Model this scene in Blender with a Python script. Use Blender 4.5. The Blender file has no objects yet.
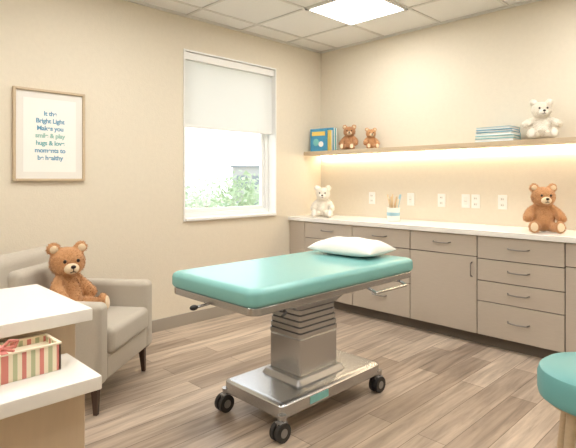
import bpy, bmesh, math, random
from mathutils import Vector, Matrix, Euler
random.seed(7)
D=bpy.data; S=bpy.context.scene
def link(o): S.collection.objects.link(o); return o
def srgb(r,g,b):
    f=lambda c:(c/255/12.92) if c/255<=0.04045 else ((c/255+0.055)/1.055)**2.4
    return (f(r),f(g),f(b),1)
# ---------------- materials
def mat(name,col,rough=0.6,metal=0,bump=0,bscale=200,var=0,vscale=5,stretch=(1,1,1),sheen=0,emit=0,ecol=None,spec=0.5):
    m=D.materials.new(name); m.use_nodes=True; nt=m.node_tree; N=nt.nodes; L=nt.links
    p=N['Principled BSDF']; p.inputs['Base Color'].default_value=col
    p.inputs['Roughness'].default_value=rough; p.inputs['Metallic'].default_value=metal
    p.inputs['Specular IOR Level'].default_value=spec
    if sheen: p.inputs['Sheen Weight'].default_value=sheen
    if emit:
        p.inputs['Emission Color'].default_value=ecol or col; p.inputs['Emission Strength'].default_value=emit
    if bump or var:
        tc=N.new('ShaderNodeTexCoord'); mp=N.new('ShaderNodeMapping'); mp.inputs['Scale'].default_value=stretch
        L.new(tc.outputs['Object'],mp.inputs['Vector'])
        if var:
            n=N.new('ShaderNodeTexNoise'); n.inputs['Scale'].default_value=vscale; n.inputs['Detail'].default_value=5
            L.new(mp.outputs[0],n.inputs['Vector'])
            mx=N.new('ShaderNodeMix'); mx.data_type='RGBA'
            mx.inputs['A'].default_value=tuple(c*(1-var) for c in col[:3])+(1,)
            mx.inputs['B'].default_value=tuple(min(1,c*(1+var)) for c in col[:3])+(1,)
            L.new(n.outputs['Fac'],mx.inputs['Factor']); L.new(mx.outputs['Result'],p.inputs['Base Color'])
        if bump:
            n2=N.new('ShaderNodeTexNoise'); n2.inputs['Scale'].default_value=bscale; n2.inputs['Detail'].default_value=3
            L.new(mp.outputs[0],n2.inputs['Vector'])
            b=N.new('ShaderNodeBump'); b.inputs['Strength'].default_value=bump; b.inputs['Distance'].default_value=0.004
            L.new(n2.outputs['Fac'],b.inputs['Height']); L.new(b.outputs[0],p.inputs['Normal'])
    return m
M={}
M['wall']=mat('wall_paint',srgb(226,217,200),0.75,bump=0.35,bscale=90,var=0.04,vscale=30,stretch=(1,1,1))
M['ceil']=mat('ceiling_tile',srgb(238,237,234),0.9,bump=0.4,bscale=150,var=0.03,vscale=60)
M['tbar']=mat('tbar_white',srgb(220,218,213),0.5)
M['base']=mat('baseboard_vinyl',srgb(162,154,143),0.5)
M['white']=mat('white_frame',srgb(240,240,238),0.4)
M['solid']=mat('white_quartz',srgb(242,240,236),0.22,var=0.02,vscale=80)
M['cab']=mat('cabinet_laminate',srgb(192,181,168),0.45,var=0.07,vscale=14,stretch=(1,1,9),bump=0.1,bscale=60)
M['gapshade']=mat('cabinet_gap_shade',srgb(85,76,68),0.7)  # carcass colour darkened to paint the shade between the fronts
M['toe']=mat('toe_kick',srgb(100,90,80),0.6)
M['oak']=mat('light_oak',srgb(200,180,152),0.5,var=0.12,vscale=9,stretch=(1,8,8))
M['desk']=mat('desk_oak',srgb(202,182,156),0.5,var=0.08,vscale=10,stretch=(6,6,.8))
M['steel']=mat('brushed_steel',srgb(192,194,197),0.27,metal=1,var=0.05,vscale=30,stretch=(1,1,20))
M['steeld']=mat('steel_column',srgb(170,171,174),0.33,metal=0.95)
M['pull']=mat('pull_nickel',srgb(150,146,142),0.3,metal=0.9)
M['teal']=mat('teal_vinyl',srgb(128,190,189),0.27,bump=0.08,bscale=120)
M['teals']=mat('teal_stool',srgb(108,170,171),0.4,bump=0.08,bscale=120)
M['rubber']=mat('black_rubber',srgb(48,46,46),0.6)
M['hub']=mat('caster_hub',srgb(150,148,146),0.4,metal=0.6)
M['linen']=mat('pillow_linen',srgb(244,242,238),0.85,bump=0.2,bscale=40)
M['chair']=mat('chair_fabric',srgb(188,180,167),0.9,bump=0.5,bscale=300,var=0.06,vscale=120,sheen=0.2)
M['legs']=mat('walnut_leg',srgb(70,50,40),0.45)
M['furb']=mat('fur_brown',srgb(200,150,104),0.95,var=0.14,vscale=40,sheen=0.3,bump=0.6,bscale=120)
M['furbd']=mat('fur_brown_dark',srgb(190,140,98),0.95,var=0.12,vscale=40,sheen=0.3,bump=0.6,bscale=120)
M['furc']=mat('fur_cream',srgb(232,210,178),0.95,bump=0.5,bscale=120,sheen=0.3)
M['furw']=mat('fur_white',srgb(238,231,218),0.95,var=0.05,vscale=40,sheen=0.2,bump=0.6,bscale=120)
M['furw2']=mat('fur_white_muzzle',srgb(244,238,228),0.95,bump=0.4,bscale=120)
M['nose']=mat('bear_nose',srgb(45,30,26),0.3)
M['paper']=mat('paper',srgb(247,246,242),0.8)
M['mat_']=mat('picture_mat',srgb(236,234,229),0.8)
M['tblue']=mat('ink_blue',srgb(105,160,190),0.8)
M['tteal']=mat('ink_teal',srgb(115,178,182),0.8)
M['tyel']=mat('ink_green',srgb(150,195,185),0.8)
M['bk1']=mat('book_blue',srgb(70,150,190),0.5,var=0.2,vscale=25)
M['bk2']=mat('book_teal',srgb(120,190,190),0.5)
M['bk3']=mat('book_yellow',srgb(235,205,110),0.5)
M['bk4']=mat('book_pale_blue',srgb(160,200,215),0.5)
M['stick']=mat('wood_stick',srgb(214,188,150),0.6)
M['cer']=mat('ceramic',srgb(238,236,230),0.3)
M['gcream']=mat('gift_cream',srgb(240,228,204),0.6)
M['gpink']=mat('gift_pink',srgb(214,134,124),0.5)
M['ggreen']=mat('gift_green',srgb(186,190,152),0.6)
M['slot']=mat('slot_dark',srgb(90,85,80),0.6)
M['plate']=mat('plate_white',srgb(244,242,238),0.35)
M['trunk']=mat('trunk',srgb(150,135,120),0.9)
M['leaf_hazy']=mat('leaf_hazy',srgb(172,192,160),0.8,var=0.2,vscale=3)  # paled to put outdoor haze into the leaf colour
M['leaf_hazy2']=mat('leaf_hazy_pale',srgb(198,210,190),0.8,var=0.2,vscale=3)  # haze is painted into this lighter green too
M['grass']=mat('grass',srgb(195,203,180),0.9,var=0.2,vscale=1)
M['bld']=mat('building_wall',srgb(170,172,175),0.8)
M['bldw']=mat('building_glass',srgb(125,135,145),0.3)
M['panel']=mat('light_diffuser',(1,1,1,1),0.5,emit=20,ecol=(1,0.965,0.905,1))
M['led']=mat('led_warm',(1,.9,.7,1),0.5,emit=20,ecol=(1,0.84,0.62,1))
def shade_mat():
    m=D.materials.new('roller_fabric'); m.use_nodes=True; nt=m.node_tree; nt.nodes.clear(); N=nt.nodes;L=nt.links
    o=N.new('ShaderNodeOutputMaterial'); a=N.new('ShaderNodeBsdfDiffuse'); b=N.new('ShaderNodeBsdfTranslucent'); x=N.new('ShaderNodeMixShader')
    a.inputs[0].default_value=srgb(242,242,240); b.inputs[0].default_value=srgb(240,240,239); x.inputs[0].default_value=.42
    L.new(a.outputs[0],x.inputs[1]);L.new(b.outputs[0],x.inputs[2]);L.new(x.outputs[0],o.inputs[0]); return m
M['shade']=shade_mat()
def glass_mat():
    m=D.materials.new('window_glass'); m.use_nodes=True; nt=m.node_tree; nt.nodes.clear(); N=nt.nodes;L=nt.links
    o=N.new('ShaderNodeOutputMaterial'); a=N.new('ShaderNodeBsdfTransparent'); b=N.new('ShaderNodeBsdfGlossy'); x=N.new('ShaderNodeMixShader')
    b.inputs['Roughness'].default_value=0.02; x.inputs[0].default_value=.05
    L.new(a.outputs[0],x.inputs[1]);L.new(b.outputs[0],x.inputs[2]);L.new(x.outputs[0],o.inputs[0]); return m
M['glass']=glass_mat()
def floor_mat():
    m=D.materials.new('floor_planks'); m.use_nodes=True; nt=m.node_tree; N=nt.nodes; L=nt.links
    p=N['Principled BSDF']; tc=N.new('ShaderNodeTexCoord'); mp=N.new('ShaderNodeMapping')
    mp.inputs['Rotation'].default_value=(0,0,math.radians(90)); L.new(tc.outputs['Object'],mp.inputs['Vector'])
    br=N.new('ShaderNodeTexBrick'); br.offset=0.37; br.offset_frequency=2
    br.inputs['Scale'].default_value=1; br.inputs['Brick Width'].default_value=1.22; br.inputs['Row Height'].default_value=0.15
    br.inputs['Mortar Size'].default_value=0.0018; br.inputs['Mortar Smooth'].default_value=0.3
    br.inputs['Color1'].default_value=srgb(208,192,175); br.inputs['Color2'].default_value=srgb(160,143,128); br.inputs['Mortar'].default_value=srgb(108,93,82)
    L.new(mp.outputs[0],br.inputs['Vector'])
    m2=N.new('ShaderNodeMapping'); m2.inputs['Scale'].default_value=(1.2,14,1); L.new(mp.outputs[0],m2.inputs['Vector'])
    n=N.new('ShaderNodeTexNoise'); n.inputs['Scale'].default_value=1.6; n.inputs['Detail'].default_value=7; n.inputs['Roughness'].default_value=.6; n.inputs['Distortion'].default_value=.4
    L.new(m2.outputs[0],n.inputs['Vector'])
    cr=N.new('ShaderNodeValToRGB'); cr.color_ramp.elements[0].position=.32; cr.color_ramp.elements[0].color=(.58,.55,.53,1)
    cr.color_ramp.elements[1].position=.68; cr.color_ramp.elements[1].color=(1.15,1.13,1.11,1)
    L.new(n.outputs['Fac'],cr.inputs[0])
    mx=N.new('ShaderNodeMix'); mx.data_type='RGBA'; mx.blend_type='MULTIPLY'; mx.inputs['Factor'].default_value=1
    L.new(br.outputs['Color'],mx.inputs['A']); L.new(cr.outputs[0],mx.inputs['B']); L.new(mx.outputs['Result'],p.inputs['Base Color'])
    p.inputs['Roughness'].default_value=.36
    b=N.new('ShaderNodeBump'); b.inputs['Strength'].default_value=.15; b.inputs['Distance'].default_value=.003
    L.new(n.outputs['Fac'],b.inputs['Height']); L.new(b.outputs[0],p.inputs['Normal'])
    return m
M['floor']=floor_mat()
# ---------------- builder
class B:
    def __init__(s): s.v=[];s.f=[];s.m=[];s.ms=[]
    def mi(s,k):
        if k not in s.ms: s.ms.append(k)
        return s.ms.index(k)
    def addbm(s,bm,k,X=None):
        o=len(s.v); i=s.mi(k); bm.verts.ensure_lookup_table(); bm.verts.index_update()
        for v in bm.verts: s.v.append((X@v.co) if X else v.co.copy())
        for f in bm.faces: s.f.append([o+v.index for v in f.verts]); s.m.append(i)
        bm.free()
    def box(s,a,b,k,bev=0,seg=2,X=None):
        bm=bmesh.new(); bmesh.ops.create_cube(bm,size=1)
        for v in bm.verts: v.co=Vector([(a[i]+b[i])/2+v.co[i]*(b[i]-a[i]) for i in range(3)])
        if bev: bmesh.ops.bevel(bm,geom=bm.edges[:],offset=bev,segments=seg,profile=.5,affect='EDGES')
        s.addbm(bm,k,X)
    def cone(s,p0,p1,r0,r1,k,seg=20,X=None):
        p0=Vector(p0);p1=Vector(p1);d=p1-p0; bm=bmesh.new()
        bmesh.ops.create_cone(bm,cap_ends=True,segments=seg,radius1=r0,radius2=r1,depth=d.length)
        R=Matrix.Translation((p0+p1)/2)@d.to_track_quat('Z','Y').to_matrix().to_4x4()
        bm.transform(R); s.addbm(bm,k,X)
    def ell(s,c,r,k,rot=(0,0,0),X=None,sub=3):
        bm=bmesh.new(); bmesh.ops.create_icosphere(bm,subdivisions=sub,radius=1)
        bm.transform(Matrix.Translation(c)@Euler(rot).to_matrix().to_4x4()@Matrix.Diagonal((*r,1))); s.addbm(bm,k,X)
    def tube(s,pts,r,k,X=None,seg=10):
        for a,b in zip(pts[:-1],pts[1:]): s.cone(a,b,r,r,k,seg,X)
        for p in pts: s.ell(p,(r,r,r),k,X=X,sub=2)
    def rr(s,c,h,rad,prof,k,n=8,X=None):
        i=s.mi(k); rings=[]
        for ins,z in prof:
            ring=[]; R=max(rad-ins,.001)
            for q,(sx,sy) in enumerate([(1,1),(-1,1),(-1,-1),(1,-1)]):
                cx=c[0]+sx*(h[0]-rad); cy=c[1]+sy*(h[1]-rad)
                for j in range(n+1):
                    a=math.pi/2*(q+j/n); p=Vector((cx+R*math.cos(a),cy+R*math.sin(a),z))
                    ring.append(len(s.v)); s.v.append((X@p) if X else p)
            rings.append(ring)
        m=len(rings[0])
        for a,b in zip(rings[:-1],rings[1:]):
            for j in range(m): s.f.append([a[j],a[(j+1)%m],b[(j+1)%m],b[j]]); s.m.append(i)
        s.f.append(rings[0][::-1]); s.m.append(i); s.f.append(rings[-1]); s.m.append(i)
    def lathe(s,prof,k,c=(0,0,0),seg=32,X=None):
        o=len(s.v); i=s.mi(k); n=len(prof)
        for j in range(seg):
            a=2*math.pi*j/seg
            for r,z in prof:
                p=Vector((c[0]+r*math.cos(a),c[1]+r*math.sin(a),c[2]+z)); s.v.append((X@p) if X else p)
        for j in range(seg):
            for q in range(n-1):
                a=o+j*n+q; b=o+((j+1)%seg)*n+q; s.f.append([a,b,b+1,a+1]); s.m.append(i)
    def obj(s,name,parent=None,smooth=True,wn=True):
        me=D.meshes.new(name); me.from_pydata([tuple(v) for v in s.v],[],s.f); 
        for k in s.ms: me.materials.append(M[k])
        me.polygons.foreach_set('material_index',s.m); me.update()
        o=link(D.objects.new(name,me))
        if smooth:
            me.shade_smooth() if hasattr(me,'shade_smooth') else None
            try: me.set_sharp_from_angle(angle=math.radians(35))
            except Exception: pass
            if wn:
                w=o.modifiers.new('wn','WEIGHTED_NORMAL'); w.keep_sharp=True
        if parent: o.parent=parent
        return o
def empty(name,loc=(0,0,0),rz=0):
    e=link(D.objects.new(name,None)); e.location=loc; e.rotation_euler=(0,0,rz); e.empty_display_size=.05; return e
RX=4.88; RY=-5.5; H=2.70
# ---------------- room
b=B(); b.box((-.2,RY-.2,-.1),(RX+.2,.2,0),'floor'); b.obj('floor',smooth=False)
b=B(); b.box((-.2,RY-.2,H),(RX+.2,.2,H+.1),'ceil'); b.obj('ceiling',smooth=False)
WY0,WY1,WZ0,WZ1=-1.80,-.70,.90,2.40
b=B()
b.box((-.2,RY,0),(0,WY0,H),'wall'); b.box((-.2,WY1,0),(0,.2,H),'wall')
b.box((-.2,WY0,0),(0,WY1,WZ0),'wall'); b.box((-.2,WY0,WZ1),(0,WY1,H),'wall'); b.obj('wall_left',smooth=False)
b=B(); b.box((0,0,0),(RX,.2,H),'wall'); b.obj('wall_back',smooth=False)
b=B(); b.box((RX,RY,0),(RX+.2,.2,H),'wall'); b.obj('wall_right',smooth=False)
b=B(); b.box((-.2,RY-.2,0),(RX+.2,RY,H),'wall'); b.obj('wall_front',smooth=False)
b=B(); b.box((0,RY,0),(.014,-.53,.10),'base',.003); b.obj('baseboard_left')
b=B(); b.box((RX-.014,RY,0),(RX,-.56,.10),'base',.003); b.obj('baseboard_right')
b=B(); b.box((.015,RY,0),(RX-.015,RY+.014,.10),'base',.003); b.obj('baseboard_front')
# ceiling grid
b=B(); gx=[.24+.61*i for i in range(8)]; gy=[-.55-.61*i for i in range(9)]
for x in gx: b.box((x-.012,RY,H-.008),(x+.012,0,H+.001),'tbar')
for y in gy: b.box((0,y-.012,H-.009),(RX,y+.012,H+.001),'tbar')
b.box((0,RY,H-.02),(.02,0,H),'tbar'); b.box((0,-.02,H-.02),(RX,0,H),'tbar')
b.obj('trim_1',smooth=False)
for x in (.85,2.68):  # one panel shows; the rest are unseen, added to light the room
    for y in (-.55,-2.38,-4.21):
        b=B(); b.box((x+.014,y-.596,H-.012),(x+.596,y-.014,H-.002),'panel')
        for q in ((x+.0,y-.61,x+.61,y-.585),(x,y-.025,x+.61,y),(x,y-.61,x+.025,y),(x+.585,y-.61,x+.61,y)):
            b.box((q[0],q[1],H-.018),(q[2],q[3],H-.0),'white')
        b.obj('ceiling_light_panel',smooth=False)
# ---------------- window
w=empty('window_1',(0,0,0))
b=B()
def frame(b,y0,y1,z0,z1,x0,x1,t,k='white'):
    b.box((x0,y0,z0),(x1,y0+t,z1),k,.004); b.box((x0,y1-t,z0),(x1,y1,z1),k,.004)
    b.box((x0,y0+t,z0),(x1,y1-t,z0+t),k,.004); b.box((x0,y0+t,z1-t),(x1,y1-t,z1),k,.004)
b.box((-.2,WY0,WZ0),(.012,WY0+.012,WZ1),'white'); b.box((-.2,WY1-.012,WZ0),(.012,WY1,WZ1),'white')
b.box((-.2,WY0+.012,WZ1-.012),(.012,WY1-.012,WZ1),'white')
b.box((-.2,WY0+.012,WZ0),(.03,WY1-.012,WZ0+.025),'white',.005)
frame(b,WY0+.012,WY1-.012,WZ0+.025,WZ1-.012,-.17,-.10,.04)
frame(b,WY0+.052,WY1-.052,WZ0+.065,WZ1-.052,-.155,-.118,.035)
b.obj('frame',w)
b=B(); b.box((-.14,WY0+.06,WZ0+.075),(-.136,WY1-.06,WZ1-.06),'glass'); b.obj('glass',w,smooth=False)
r=empty('roller_blind',(0,0,0))
b=B(); b.box((-.045,WY0+.016,1.745),(-.042,WY1-.016,2.34),'shade'); b.obj('fabric',r,smooth=False)
b=B(); b.box((-.09,WY0+.0125,2.32),(-.012,WY1-.0125,2.387),'white',.008); b.box((-.052,WY0+.016,1.725),(-.036,WY1-.016,1.75),'white',.005)
b.obj('cassette',r)
# ---------------- outside
b=B(); b.box((-90,-40,-3.4),(-.8,80,-3.2),'grass'); b.obj('ground',smooth=False)
def tree(x,y,h,rad,k):
    t=empty('tree',(x,y,-3.2)); b=B(); b.cone((0,0,0),(0,0,h*.7),.16,.08,'trunk',10)
    b.obj('trunk',t)
    b=B()
    for i in range(1300):
        u=Vector((random.gauss(0,1),random.gauss(0,1),random.gauss(0,1))).normalized()*(random.random()**.4)
        c=Vector((u.x*rad,u.y*rad,h-rad*1.25+u.z*rad*1.25)); d=.11
        o=len(b.v); 
        for j in range(3): b.v.append(c+Vector((random.uniform(-d,d),random.uniform(-d,d),random.uniform(-d,d))))
        b.f.append([o,o+1,o+2]); b.m.append(b.mi(k))
    b.obj('foliage',t,smooth=False)
for x,y,h,rd,k in [(-8.3,5.6,4.75,1.0,'leaf_hazy'),(-8.6,7.6,4.9,1.1,'leaf_hazy2'),(-11.6,5.6,4.5,1.2,'leaf_hazy2'),(-10.6,4.0,3.9,1.1,'leaf_hazy2'),(-9.5,10.0,4.7,1.1,'leaf_hazy'),(-13.5,8.0,4.8,1.4,'leaf_hazy2')]:
    tree(x,y,h,rd,k)
bd=empty('building',(-34,29.5,-3.2),math.radians(35)); b=B(); b.box((-2.6,-2,0),(2.6,2,5.7),'bld'); b.box((-2.8,-2.2,5.7),(2.8,2.2,5.9),'bldw')
for i in range(3):
    for z in (1,3.6): b.box((-2.2+i*1.6,-2.05,z),(-1.1+i*1.6,-2,z+1.3),'bldw'); b.box((2.6,-1.6+i*1.2,z),(2.65,-.8+i*1.2,z+1.3),'bldw')
b.obj('block',bd,smooth=False)
# ---------------- cabinets
c=empty('base_cabinets',(0,0,0)); FY=-.50
b=B(); b.box((.003,FY+.02,.085),(RX-.003,-.003,.838),'gapshade'); b.obj('carcass',c,smooth=False)
b=B(); b.box((.003,FY+.06,0),(RX-.003,-.01,.085),'toe'); b.obj('toe_kick',c,smooth=False)
b=B(); p=B()
def front(x0,x1,z0,z1,pull='h'):
    g=.0035; b.box((x0+g,FY,z0+g),(x1-g,FY+.02,z1-g),'cab',.002,1)
    xm=(x0+x1)/2
    if pull=='h':
        z=(z0+z1)/2+.01; l=.075
        p.tube([(xm-l,FY+.002,z),(xm-l*.85,FY-.024,z-.004),(xm,FY-.03,z-.006),(xm+l*.85,FY-.024,z-.004),(xm+l,FY+.002,z)],.005,'pull')
    elif pull=='v':
        x=x1-.04; z=z1-.1
        p.tube([(x,FY+.002,z+.055),(x,FY-.026,z+.045),(x,FY-.026,z-.045),(x,FY+.002,z-.055)],.005,'pull')
b.box((.003,FY,.088),(.22,FY+.02,.838),'cab',.002,1)
Z=[.088,.345,.50,.665,.838]
def topd(a,b_): front(a,b_,.675,.838)
topd(.22,.83); front(.22,.525,.088,.675,'v'); front(.525,.83,.088,.675,None)
topd(.83,1.445); front(.83,1.445,.38,.675); front(.83,1.445,.088,.38)
topd(1.445,2.026); front(1.445,2.026,.088,.675,'v')
for i in range(4): front(2.026,2.635,Z[i],Z[i+1])
topd(2.635,3.245); front(2.635,3.245,.088,.675,'v')
for i in range(4): front(3.245,3.855,Z[i],Z[i+1])
topd(3.855,4.465); front(3.855,4.465,.088,.675,'v')
b.box((4.465,FY,.088),(RX-.003,FY+.02,.838),'cab',.002,1)
b.obj('fronts',c); p.obj('pulls',c)
b=B(); b.box((.002,-.525,.84),(RX-.002,-.002,.88),'solid',.004); b.obj('countertop',c)
# shelf
s=empty('wall_shelf',(0,0,0)); b=B(); b.box((.002,-.285,1.525),(RX-.002,-.002,1.565),'oak',.003); b.obj('board',s)
b=B(); b.box((.03,-.045,1.508),(RX-.03,-.02,1.5245),'led'); b.obj('led_strip',s,smooth=False)
# outlets
def outlet(x,kind):
    e=empty('wall_outlet' if kind else 'light_switch',(x,0,1.075)); b=B()
    b.box((-.038,-.008,-.06),(.038,-.0005,.06),'plate',.003)
    if kind:
        for z in (-.025,.025):
            b.rr((0,0),(.017,.014),.008,[(0,0),(0,.004)],'cer',X=Matrix.Translation((0,-.0075,z))@Matrix.Rotation(math.pi/2,4,'X'))
            for q in (-.007,.007): b.box((q-.0015,-.0125,z-.006),(q+.0015,-.0114,z+.006),'slot')
    else:
        b.box((-.017,-.012,-.035),(.017,-.007,.035),'cer',.002); b.box((-.012,-.014,-.002),(.012,-.0115,.0),'slot')
    b.obj('plate',e)
for x,k in ((.70,1),(1.15,0),(1.47,1),(1.70,0),(1.79,1),(2.02,1)): outlet(x,k)
# ---------------- picture
pc=empty('framed_print',(0,-2.905,1.574)); b=B(); hw,hh=.243,.322
b.box((.001,-hw+.01,-hh+.01),(.012,hw-.01,hh-.01),'mat_'); b.box((.012,-hw+.065,-hh+.065),(.0135,hw-.065,hh-.065),'paper')
b.obj('print',pc,smooth=False); b=B(); frame(b,-hw,hw,-hh,hh,.001,.028,.018,'oak'); b.obj('frame',pc)
lines=[("It the","tblue"),("Bright Light","tblue"),("Makes you","tblue"),("smile & play","tyel"),("hugs & love","tteal"),("moments to","tblue"),("be healthy","tblue")]
for i,(t,k) in enumerate(lines):
    cu=D.curves.new('text_line','FONT'); cu.body=t; cu.size=.044; cu.align_x='CENTER'; cu.extrude=.0003; cu.offset=.0012; cu.space_character=.95
    cu.materials.append(M[k]); o=link(D.objects.new('text_line_%d'%(i+1),cu)); o.parent=pc
    o.location=(.0142,0,.14-i*.052); o.rotation_euler=(math.pi/2,0,math.pi/2)
# ---------------- exam table
t=empty('exam_table',(1.73,-2.12,0))
b=B(); hx,hy=.345,.665
b.rr((0,0),(hx,hy),.06,[(.03,.700),(.008,.703),(0,.715),(0,.755),(.006,.768),(.02,.777),(.04,.78)],'teal'); b.obj('mattress',t)
b=B(); b.rr((0,0),(hx-.01,hy-.012),.05,[(.004,.662),(0,.666),(0,.695),(.004,.700)],'steel')
b.tube([(.345,.2,.65),(.375,.2,.64),(.375,.5,.64),(.345,.5,.65)],.009,'steel'); 
b.cone((.30,.2,.665),(.345,.2,.65),.008,.008,'steel'); b.cone((.30,.5,.665),(.345,.5,.65),.008,.008,'steel')
b.obj('top_frame',t)
b=B()
bm=bmesh.new(); 
vs=[(-.12,-.30,.662),(-.12,.46,.662),(-.12,.15,.56),(-.12,-.15,.56),(.12,-.30,.662),(.12,.46,.662),(.12,.15,.56),(.12,-.15,.56)]
V=[bm.verts.new(v) for v in vs]
for f in ((0,1,2,3),(7,6,5,4),(0,4,5,1),(1,5,6,2),(2,6,7,3),(3,7,4,0)): bm.faces.new([V[i] for i in f])
b.addbm(bm,'steeld')
b.box((-.27,-.5,.645),(-.21,.5,.662),'steeld'); b.box((.21,-.5,.645),(.27,.5,.662),'steeld')
b.obj('support_bracket',t)
b=B()
b.rr((.015,.0),(.120,.155),.015,[(0,.18),(0,.40),(.004,.405)],'steel')
for i in range(5):
    z=.405+i*.031; 
    b.rr((.015,.0),(.122-.003*i,.157-.003*i),.015,[(.006,z),(.0,z+.005),(.0,z+.027),(.006,z+.031)],'steel')
b.obj('lift_column',t)
b=B()
b.rr((.02,.01),(.23,.41),.03,[(.006,.10),(0,.106),(0,.16),(.006,.168),(.03,.176)],'steel')
b.rr((.015,0),(.155,.20),.03,[(0,.17),(.02,.20),(.03,.205)],'steeld')
b.box((.249,-.20,.118),(.2525,-.06,.155),'teal')
b.obj('base_platform',t)
b=B()
for sx in (-.2,.24):
    for sy in (-.39,.41):
        b.cone((sx,sy,.085),(sx,sy,.125),.018,.022,'steel')
        b.box((sx-.022,sy-.03,.07),(sx+.022,sy+.02,.095),'hub',.006)
        for q in (-.017,.017):
            b.cone((sx+q-.011,sy-.012,.047),(sx+q+.011,sy-.012,.047),.046,.046,'rubber',28)
            b.cone((sx+q-.0125,sy-.012,.047),(sx+q+.0125,sy-.012,.047),.022,.022,'hub',20)
b.obj('casters',t)
b=B()
b.tube([(-.05,-.55,.665),(-.05,-.60,.65),(-.05,-.69,.645)],.007,'steel'); b.ell((-.05,-.70,.645),(.016,.022,.013),'rubber')
b.tube([(.30,-.45,.67),(.34,-.46,.65),(.355,-.50,.645)],.006,'rubber')
b.obj('levers',t)
# pillow
pl=empty('pillow',(1.715,-1.645,.781),math.radians(4)); b=B(); n=36; k=b.mi('linen')
for sd in (1,-1):
    o=len(b.v)
    for i in range(n+1):
        for j in range(n+1):
            u=math.sin(math.pi/2*(-1+2*i/n)); v=math.sin(math.pi/2*(-1+2*j/n))
            hgt=((1-abs(u)**3)*(1-abs(v)**3))**.5
            px=u*.24*(1-.05*(1-v*v)*abs(u)**3); py=v*.155*(1-.06*(1-u*u)*abs(v)**3)
            z=.038+ (hgt*.068 if sd>0 else -hgt*.037)+.003*math.sin(9*u+3*v)*hgt*(sd>0)
            b.v.append(Vector((px,py,z)))
    for i in range(n):
        for j in range(n):
            q=[o+i*(n+1)+j,o+(i+1)*(n+1)+j,o+(i+1)*(n+1)+j+1,o+i*(n+1)+j+1]
            b.f.append(q if sd>0 else q[::-1]); b.m.append(k)
b.obj('cushion',pl,wn=False)
# ---------------- armchair
a=empty('armchair',(.665,-2.975,0),math.radians(128.2))
b=B(); b.box((-.27,-.33,.17),(.27,.25,.31),'chair',.02,3); b.obj('seat_base',a)
b=B(); b.box((-.25,-.355,.30),(.25,.24,.445),'chair',.035,4); b.obj('seat_cushion',a)
for i,sx in enumerate((-1,1)):
    b=B(); x0,x1=sorted((sx*.25,sx*.36)); b.box((x0,-.335,.16),(x1,.34,.60),'chair',.035,4); b.obj('arm_%d'%(i+1),a)
b=B(); bm=bmesh.new(); bmesh.ops.create_cube(bm,size=1)
for v in bm.verts: v.co=Vector((v.co.x*.72,.33+v.co.y*.15,.49+v.co.z*.66))
bmesh.ops.bevel(bm,geom=bm.edges[:],offset=.055,segments=5,profile=.5,affect='EDGES')
for v in bm.verts: v.co.y+= (v.co.z-.45)*.10
b.addbm(bm,'chair'); b.obj('backrest',a)
b=B(); b.box((-.24,.21,.42),(.24,.31,.74),'chair',.045,5); b.obj('back_cushion',a)
b=B()
for sx in (-.3,.3):
    for sy in (-.28,.30): b.cone((sx*1.03,sy*1.03,0),(sx,sy,.17),.015,.028,'legs',4)
b.obj('legs',a,smooth=False)
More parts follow.
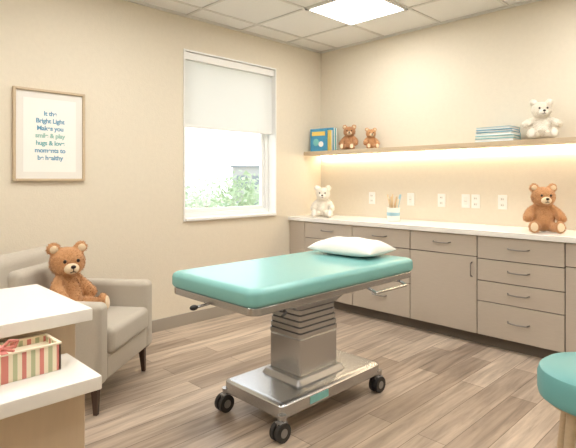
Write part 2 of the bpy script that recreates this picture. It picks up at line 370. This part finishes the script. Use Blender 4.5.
# ---------------- teddy bear
def bear(loc,rz,h,fur='furb',light='furc',hy=0,arm=0,seed=1,legsp=.13):
    rnd=random.Random(seed)
    e=empty('teddy_bear',loc,rz); s=h
    HR=Matrix.Translation((0,-.02,.62))@Matrix.Rotation(hy,4,'Z')@Matrix.Rotation(math.radians(4),4,'X')@Matrix.Translation((0,.02,-.62))
    SC=Matrix.Scale(s,4)
    b=B()
    b.ell((0,0,.26),(.215,.185,.262),fur,X=SC); b.ell((0,-.035,.2),(.20,.18,.19),fur,X=SC); b.ell((0,0,.45),(.15,.13,.12),fur,X=SC)
    b.ell((0,-.02,.70),(.225,.195,.20),fur,X=SC@HR); b.ell((0,-.09,.65),(.19,.14,.13),fur,X=SC@HR)
    for sx in (-1,1):
        b.ell((sx*.175,0,.885),(.088,.05,.088),fur,rot=(0,sx*.5,0),X=SC@HR)
        for i in range(7):
            q=i/6; b.ell((sx*(.12+legsp*q*.8),-.08-.30*q,.105-.005*q),(.10-.012*q,.10,.10-.012*q),fur,X=SC,sub=2)
        b.ell((sx*(.125+legsp*.8),-.42,.125),(.095,.065,.125),fur,rot=(-.12,0,sx*.2),X=SC)
        for i in range(7):
            q=i/6; ax=.15+(.13+.07*arm)*q+.03*math.sin(q*3.1); az=.475-(.23-.1*arm)*q; ay=-.02-.16*q*q
            rr_=.075+.012*math.sin(q*2.5)+.008*q; b.ell((sx*ax,ay,az),(rr_,rr_,rr_),fur,X=SC,sub=2)
    tmp=b.obj('tmp',wn=False)
    md=tmp.modifiers.new('r','REMESH'); md.mode='VOXEL'; md.voxel_size=s*.02; md.use_smooth_shade=True
    sm=tmp.modifiers.new('s','SMOOTH'); sm.factor=.5; sm.iterations=4
    dg=bpy.context.evaluated_depsgraph_get(); me=D.meshes.new_from_object(tmp.evaluated_get(dg))
    D.objects.remove(tmp)
    me.name='body'; me.materials.clear(); me.materials.append(M[fur])
    for v in me.vertices:
        v.co+=v.normal*s*.006*(rnd.random()-.5)
    for v in me.vertices: v.co.z=max(v.co.z,.0015)
    body=link(D.objects.new('body',me)); body.parent=e
    t=B(); k=t.mi(fur); ps=me.polygons; n=9000; np_=len(ps)
    for i in range(n):
        f=ps[rnd.randrange(np_)]; c0=f.center; nn=f.normal
        if nn.z<-.6: continue
        tg=Vector((rnd.gauss(0,1),rnd.gauss(0,1),rnd.gauss(0,1))); tg=(tg-nn*tg.dot(nn)).normalized()
        bt=nn.cross(tg); c1=c0+tg*rnd.uniform(0,.012)*s
        l=s*rnd.uniform(.018,.034); wd=s*.0055
        o=len(t.v); t.v+= [c1+bt*wd-nn*.002*s,c1-bt*wd-nn*.002*s,c1+nn*l*.62+tg*l*.75+Vector((0,0,-.2*l))]
        t.v[-1].z=max(t.v[-1].z,.001)
        t.f.append([o,o+1,o+2]); t.m.append(k)
    t.obj('fur_tufts',e,smooth=False)
    q=B()
    q.ell((0,-.205,.645),(.098,.085,.075),light,X=SC@HR)
    for sx in (-1,1):
        q.ell((sx*.177,-.042,.882),(.055,.02,.055),light,rot=(0,sx*.5,0),X=SC@HR)
        q.ell((sx*(.128+legsp*.8),-.482,.125),(.066,.02,.088),light,rot=(-.12,0,sx*.2),X=SC)
    q.obj('muzzle_and_pads',e,wn=False)
    q=B(); q.ell((0,-.285,.683),(.034,.02,.024),'nose',X=SC@HR)
    for sx in (-1,1): q.ell((sx*.085,-.203,.745),(.023,.018,.025),'nose',X=SC@HR,sub=2)
    q.tube([(0,-.291,.665),(0,-.293,.625)],.005,'nose',X=SC@HR,seg=6)
    q.tube([(-.035,-.276,.608),(0,-.291,.622),(.035,-.276,.608)],.005,'nose',X=SC@HR,seg=6)
    q.obj('face',e,wn=False)
    return e
R=math.radians
bear((.595,-3.015,.447),R(122),.45,hy=R(-36),seed=1)
bear((2.42,-.27,.881),R(28),.365,hy=R(8),seed=2,arm=.3)
bear((.29,-.30,.881),R(38),.335,'furw','furw2',seed=3)
bear((.52,-.145,1.566),R(25),.27,hy=R(12),seed=4,fur='furbd',legsp=.08)
bear((.775,-.13,1.566),R(48),.22,hy=R(0),seed=5,fur='furb',legsp=.08)
bear((2.37,-.15,1.566),R(22),.32,'furw','furw2',seed=6,arm=1,hy=R(10))
# ---------------- books
e=empty('picture_books',(.075,-.10,1.566),R(6)); b=B()
def book(b,x0,y0,z0,x1,y1,z1,k,ax):
    b.box((x0,y0,z0),(x1,y1,z1),k,.002,1)
    if ax=='y': b.box((x0+.003,y0+.003,z0+.003),(x1+.0008,y1-.003,z1+.0008),'paper')
for i,(k,hh_) in enumerate((('bk2',.25),('bk1',.26),('bk3',.235))): book(b,0,.0-.03*i,0,.21-.01*i,.024-.03*i,hh_-.004*i,k,'y')
b.obj('books',e)
e=empty('picture_books',(.04,-.22,1.566),R(14)); b=B(); b.box((0,0,0),(.20,.02,.245),'bk1',.002,1); b.box((.02,-.0012,.17),(.18,.0001,.215),'bk3'); b.ell((.07,0,.10),(.035,.002,.04),'bk2'); b.ell((.13,0,.08),(.03,.002,.03),'paper')
b.obj('book',e)
e=empty('book_stack',(2.04,-.15,1.566),R(3)); b=B(); z=0
for i,(k,th) in enumerate((('bk4',.026),('bk2',.022),('bk4',.028),('bk1',.02),('bk4',.022))):
    X=Matrix.Rotation(R([0,3,-2,2,-3][i]),4,'Z'); l=.15-.003*i
    b.box((-l,-.1,z),(l,.1,z+.003),k,X=X); b.box((-l,-.1,z+th-.004),(l,.1,z+th-.001),k,X=X); b.box((-l,.094,z),(l,.1,z+th-.001),k,X=X)
    b.box((-l+.004,-.095,z+.003),(l-.004,.094,z+th-.004),'paper',X=X); z+=th
b.obj('books',e)
# ---------------- jar
e=empty('tongue_depressor_jar',(1.13,-.27,.881)); b=B()
b.lathe([(0,0),(.052,0),(.057,.006),(.06,.115),(.063,.123),(.06,.125),(.055,.12),(.052,.01),(0,.008)],'cer'); b.lathe([(.0585,.05),(.0598,.052),(.0607,.08),(.0592,.082)],'bk4'); b.obj('jar',e)
b=B()
for i in range(12):
    an=i*2.4; rr_=.035; x=math.cos(an)*rr_; y=math.sin(an)*rr_; X=Matrix.Translation((x*.4,y*.4,.012))@Euler((-y*6,x*6,an)).to_matrix().to_4x4()
    k=('gcream','stick','stick','bk4','stick')[i%5]; hz=.19+.02*(i%3)
    b.box((-.010,-.001,0),(.010,.001,hz),k,.0009,1,X=X); b.cone((0,-.001,hz),(0,.001,hz),.010,.010,k,12,X=X)
b.obj('sticks',e)
# ---------------- desks
e=empty('storage_cabinet',(0,0,0)); b=B(); b.box((1.86,-5.0,0),(2.275,-3.615,.864),'desk',.003,1); b.obj('body',e)
b=B(); b.box((1.86,-5.02,.865),(2.317,-3.583,.90),'solid',.004); b.obj('top',e)
e=empty('reception_desk',(0,0,0)); b=B(); b.box((2.28,-5.0,0),(2.475,-3.67,.744),'desk',.003,1)
b.obj('body',e); b=B(); b.box((2.28,-5.02,.745),(2.505,-3.64,.78),'solid',.004); b.obj('top',e)
# gift box
e=empty('gift_box',(2.347,-3.80,.781),0); b=B(); hx,hy,hz=.05,.10,.066
for i in range(20):
    y0=-hy+i*2*hy/20; k=['gcream','ggreen','gcream','gpink'][i%4]
    b.box((hx-.004,y0,0),(hx,y0+.01,hz),k); b.box((-hx,y0,0),(-hx+.004,y0+.01,hz),k)
for i in range(10):
    x0=-hx+i*.01; k=['gcream','ggreen','gcream','gpink'][i%4]
    b.box((x0,hy-.004,0),(x0+.01,hy,hz),k); b.box((x0,-hy,0),(x0+.01,-hy+.004,hz),k)
b.box((-hx+.004,-hy+.004,0),(hx-.004,hy-.004,.05),'gcream')
b.box((-hx-.002,-hy-.002,hz-.001),(hx+.002,-hy+.006,hz+.003),'gcream');b.box((-hx-.002,hy-.006,hz-.001),(hx+.002,hy+.002,hz+.003),'gcream')
b.box((-hx-.002,-hy+.006,hz-.001),(-hx+.006,hy-.006,hz+.003),'gcream');b.box((hx-.006,-hy+.006,hz-.001),(hx+.002,hy-.006,hz+.003),'gcream')
b.obj('box',e,smooth=False); b=B()
b.box((hx,-.035,0),(hx+.0015,-.02,hz),'gpink'); b.box((-hx,-.035,hz+.003),(hx+.0015,-.02,hz+.0045),'gpink')
for sgn in (-1,1):
    b.tube([(0.02,-.0275,hz+.008),(.02,-.0275+sgn*.018,hz+.024),(.02,-.0275+sgn*.036,hz+.02),(.02,-.0275+sgn*.03,hz+.007),(0.02,-.0275,hz+.008)],.004,'gpink')
    b.tube([(0.02,-.0275,hz+.008),(.045,-.0275+sgn*.02,hz+.006)],.0035,'gpink')
b.ell((.02,-.0275,hz+.01),(.008,.008,.007),'gpink'); b.obj('ribbon',e)
# ---------------- stool
e=empty('stool',(3.195,-2.045,0)); b=B()
b.lathe([(0,.43),(.19,.43),(.203,.44),(.208,.46),(.208,.515),(.2,.54),(.18,.555),(.1,.56),(0,.561)],'teals',seg=48); b.lathe([(0,.42),(.18,.42),(.18,.43),(0,.43)],'oak'); b.obj('seat',e)
b=B()
for i in range(4):
    an=R(45+90*i+20); b.cone((math.cos(an)*.19,math.sin(an)*.19,0),(math.cos(an)*.13,math.sin(an)*.13,.425),.014,.02,'oak',16)
for i in range(4):
    a0=R(65+90*i); a1=R(155+90*i); b.cone((math.cos(a0)*.17,math.sin(a0)*.17,.16),(math.cos(a1)*.17,math.sin(a1)*.17,.16),.008,.008,'oak',10)
b.obj('legs',e)
# ---------------- world + camera
w=D.worlds.new('sky'); S.world=w; w.use_nodes=True; bg=w.node_tree.nodes['Background']; bg.inputs[0].default_value=(.95,.98,1,1); bg.inputs[1].default_value=2.6
cam=D.cameras.new('camera'); co=link(D.objects.new('camera',cam)); co.location=(3.69,-4.17,1.26); co.rotation_euler=(math.pi/2,0,math.atan2(.711,.703))
cam.sensor_width=36; cam.lens=494/576*36; cam.shift_y=-44/576; cam.clip_start=.05; S.camera=co
S.view_settings.view_transform='Standard'
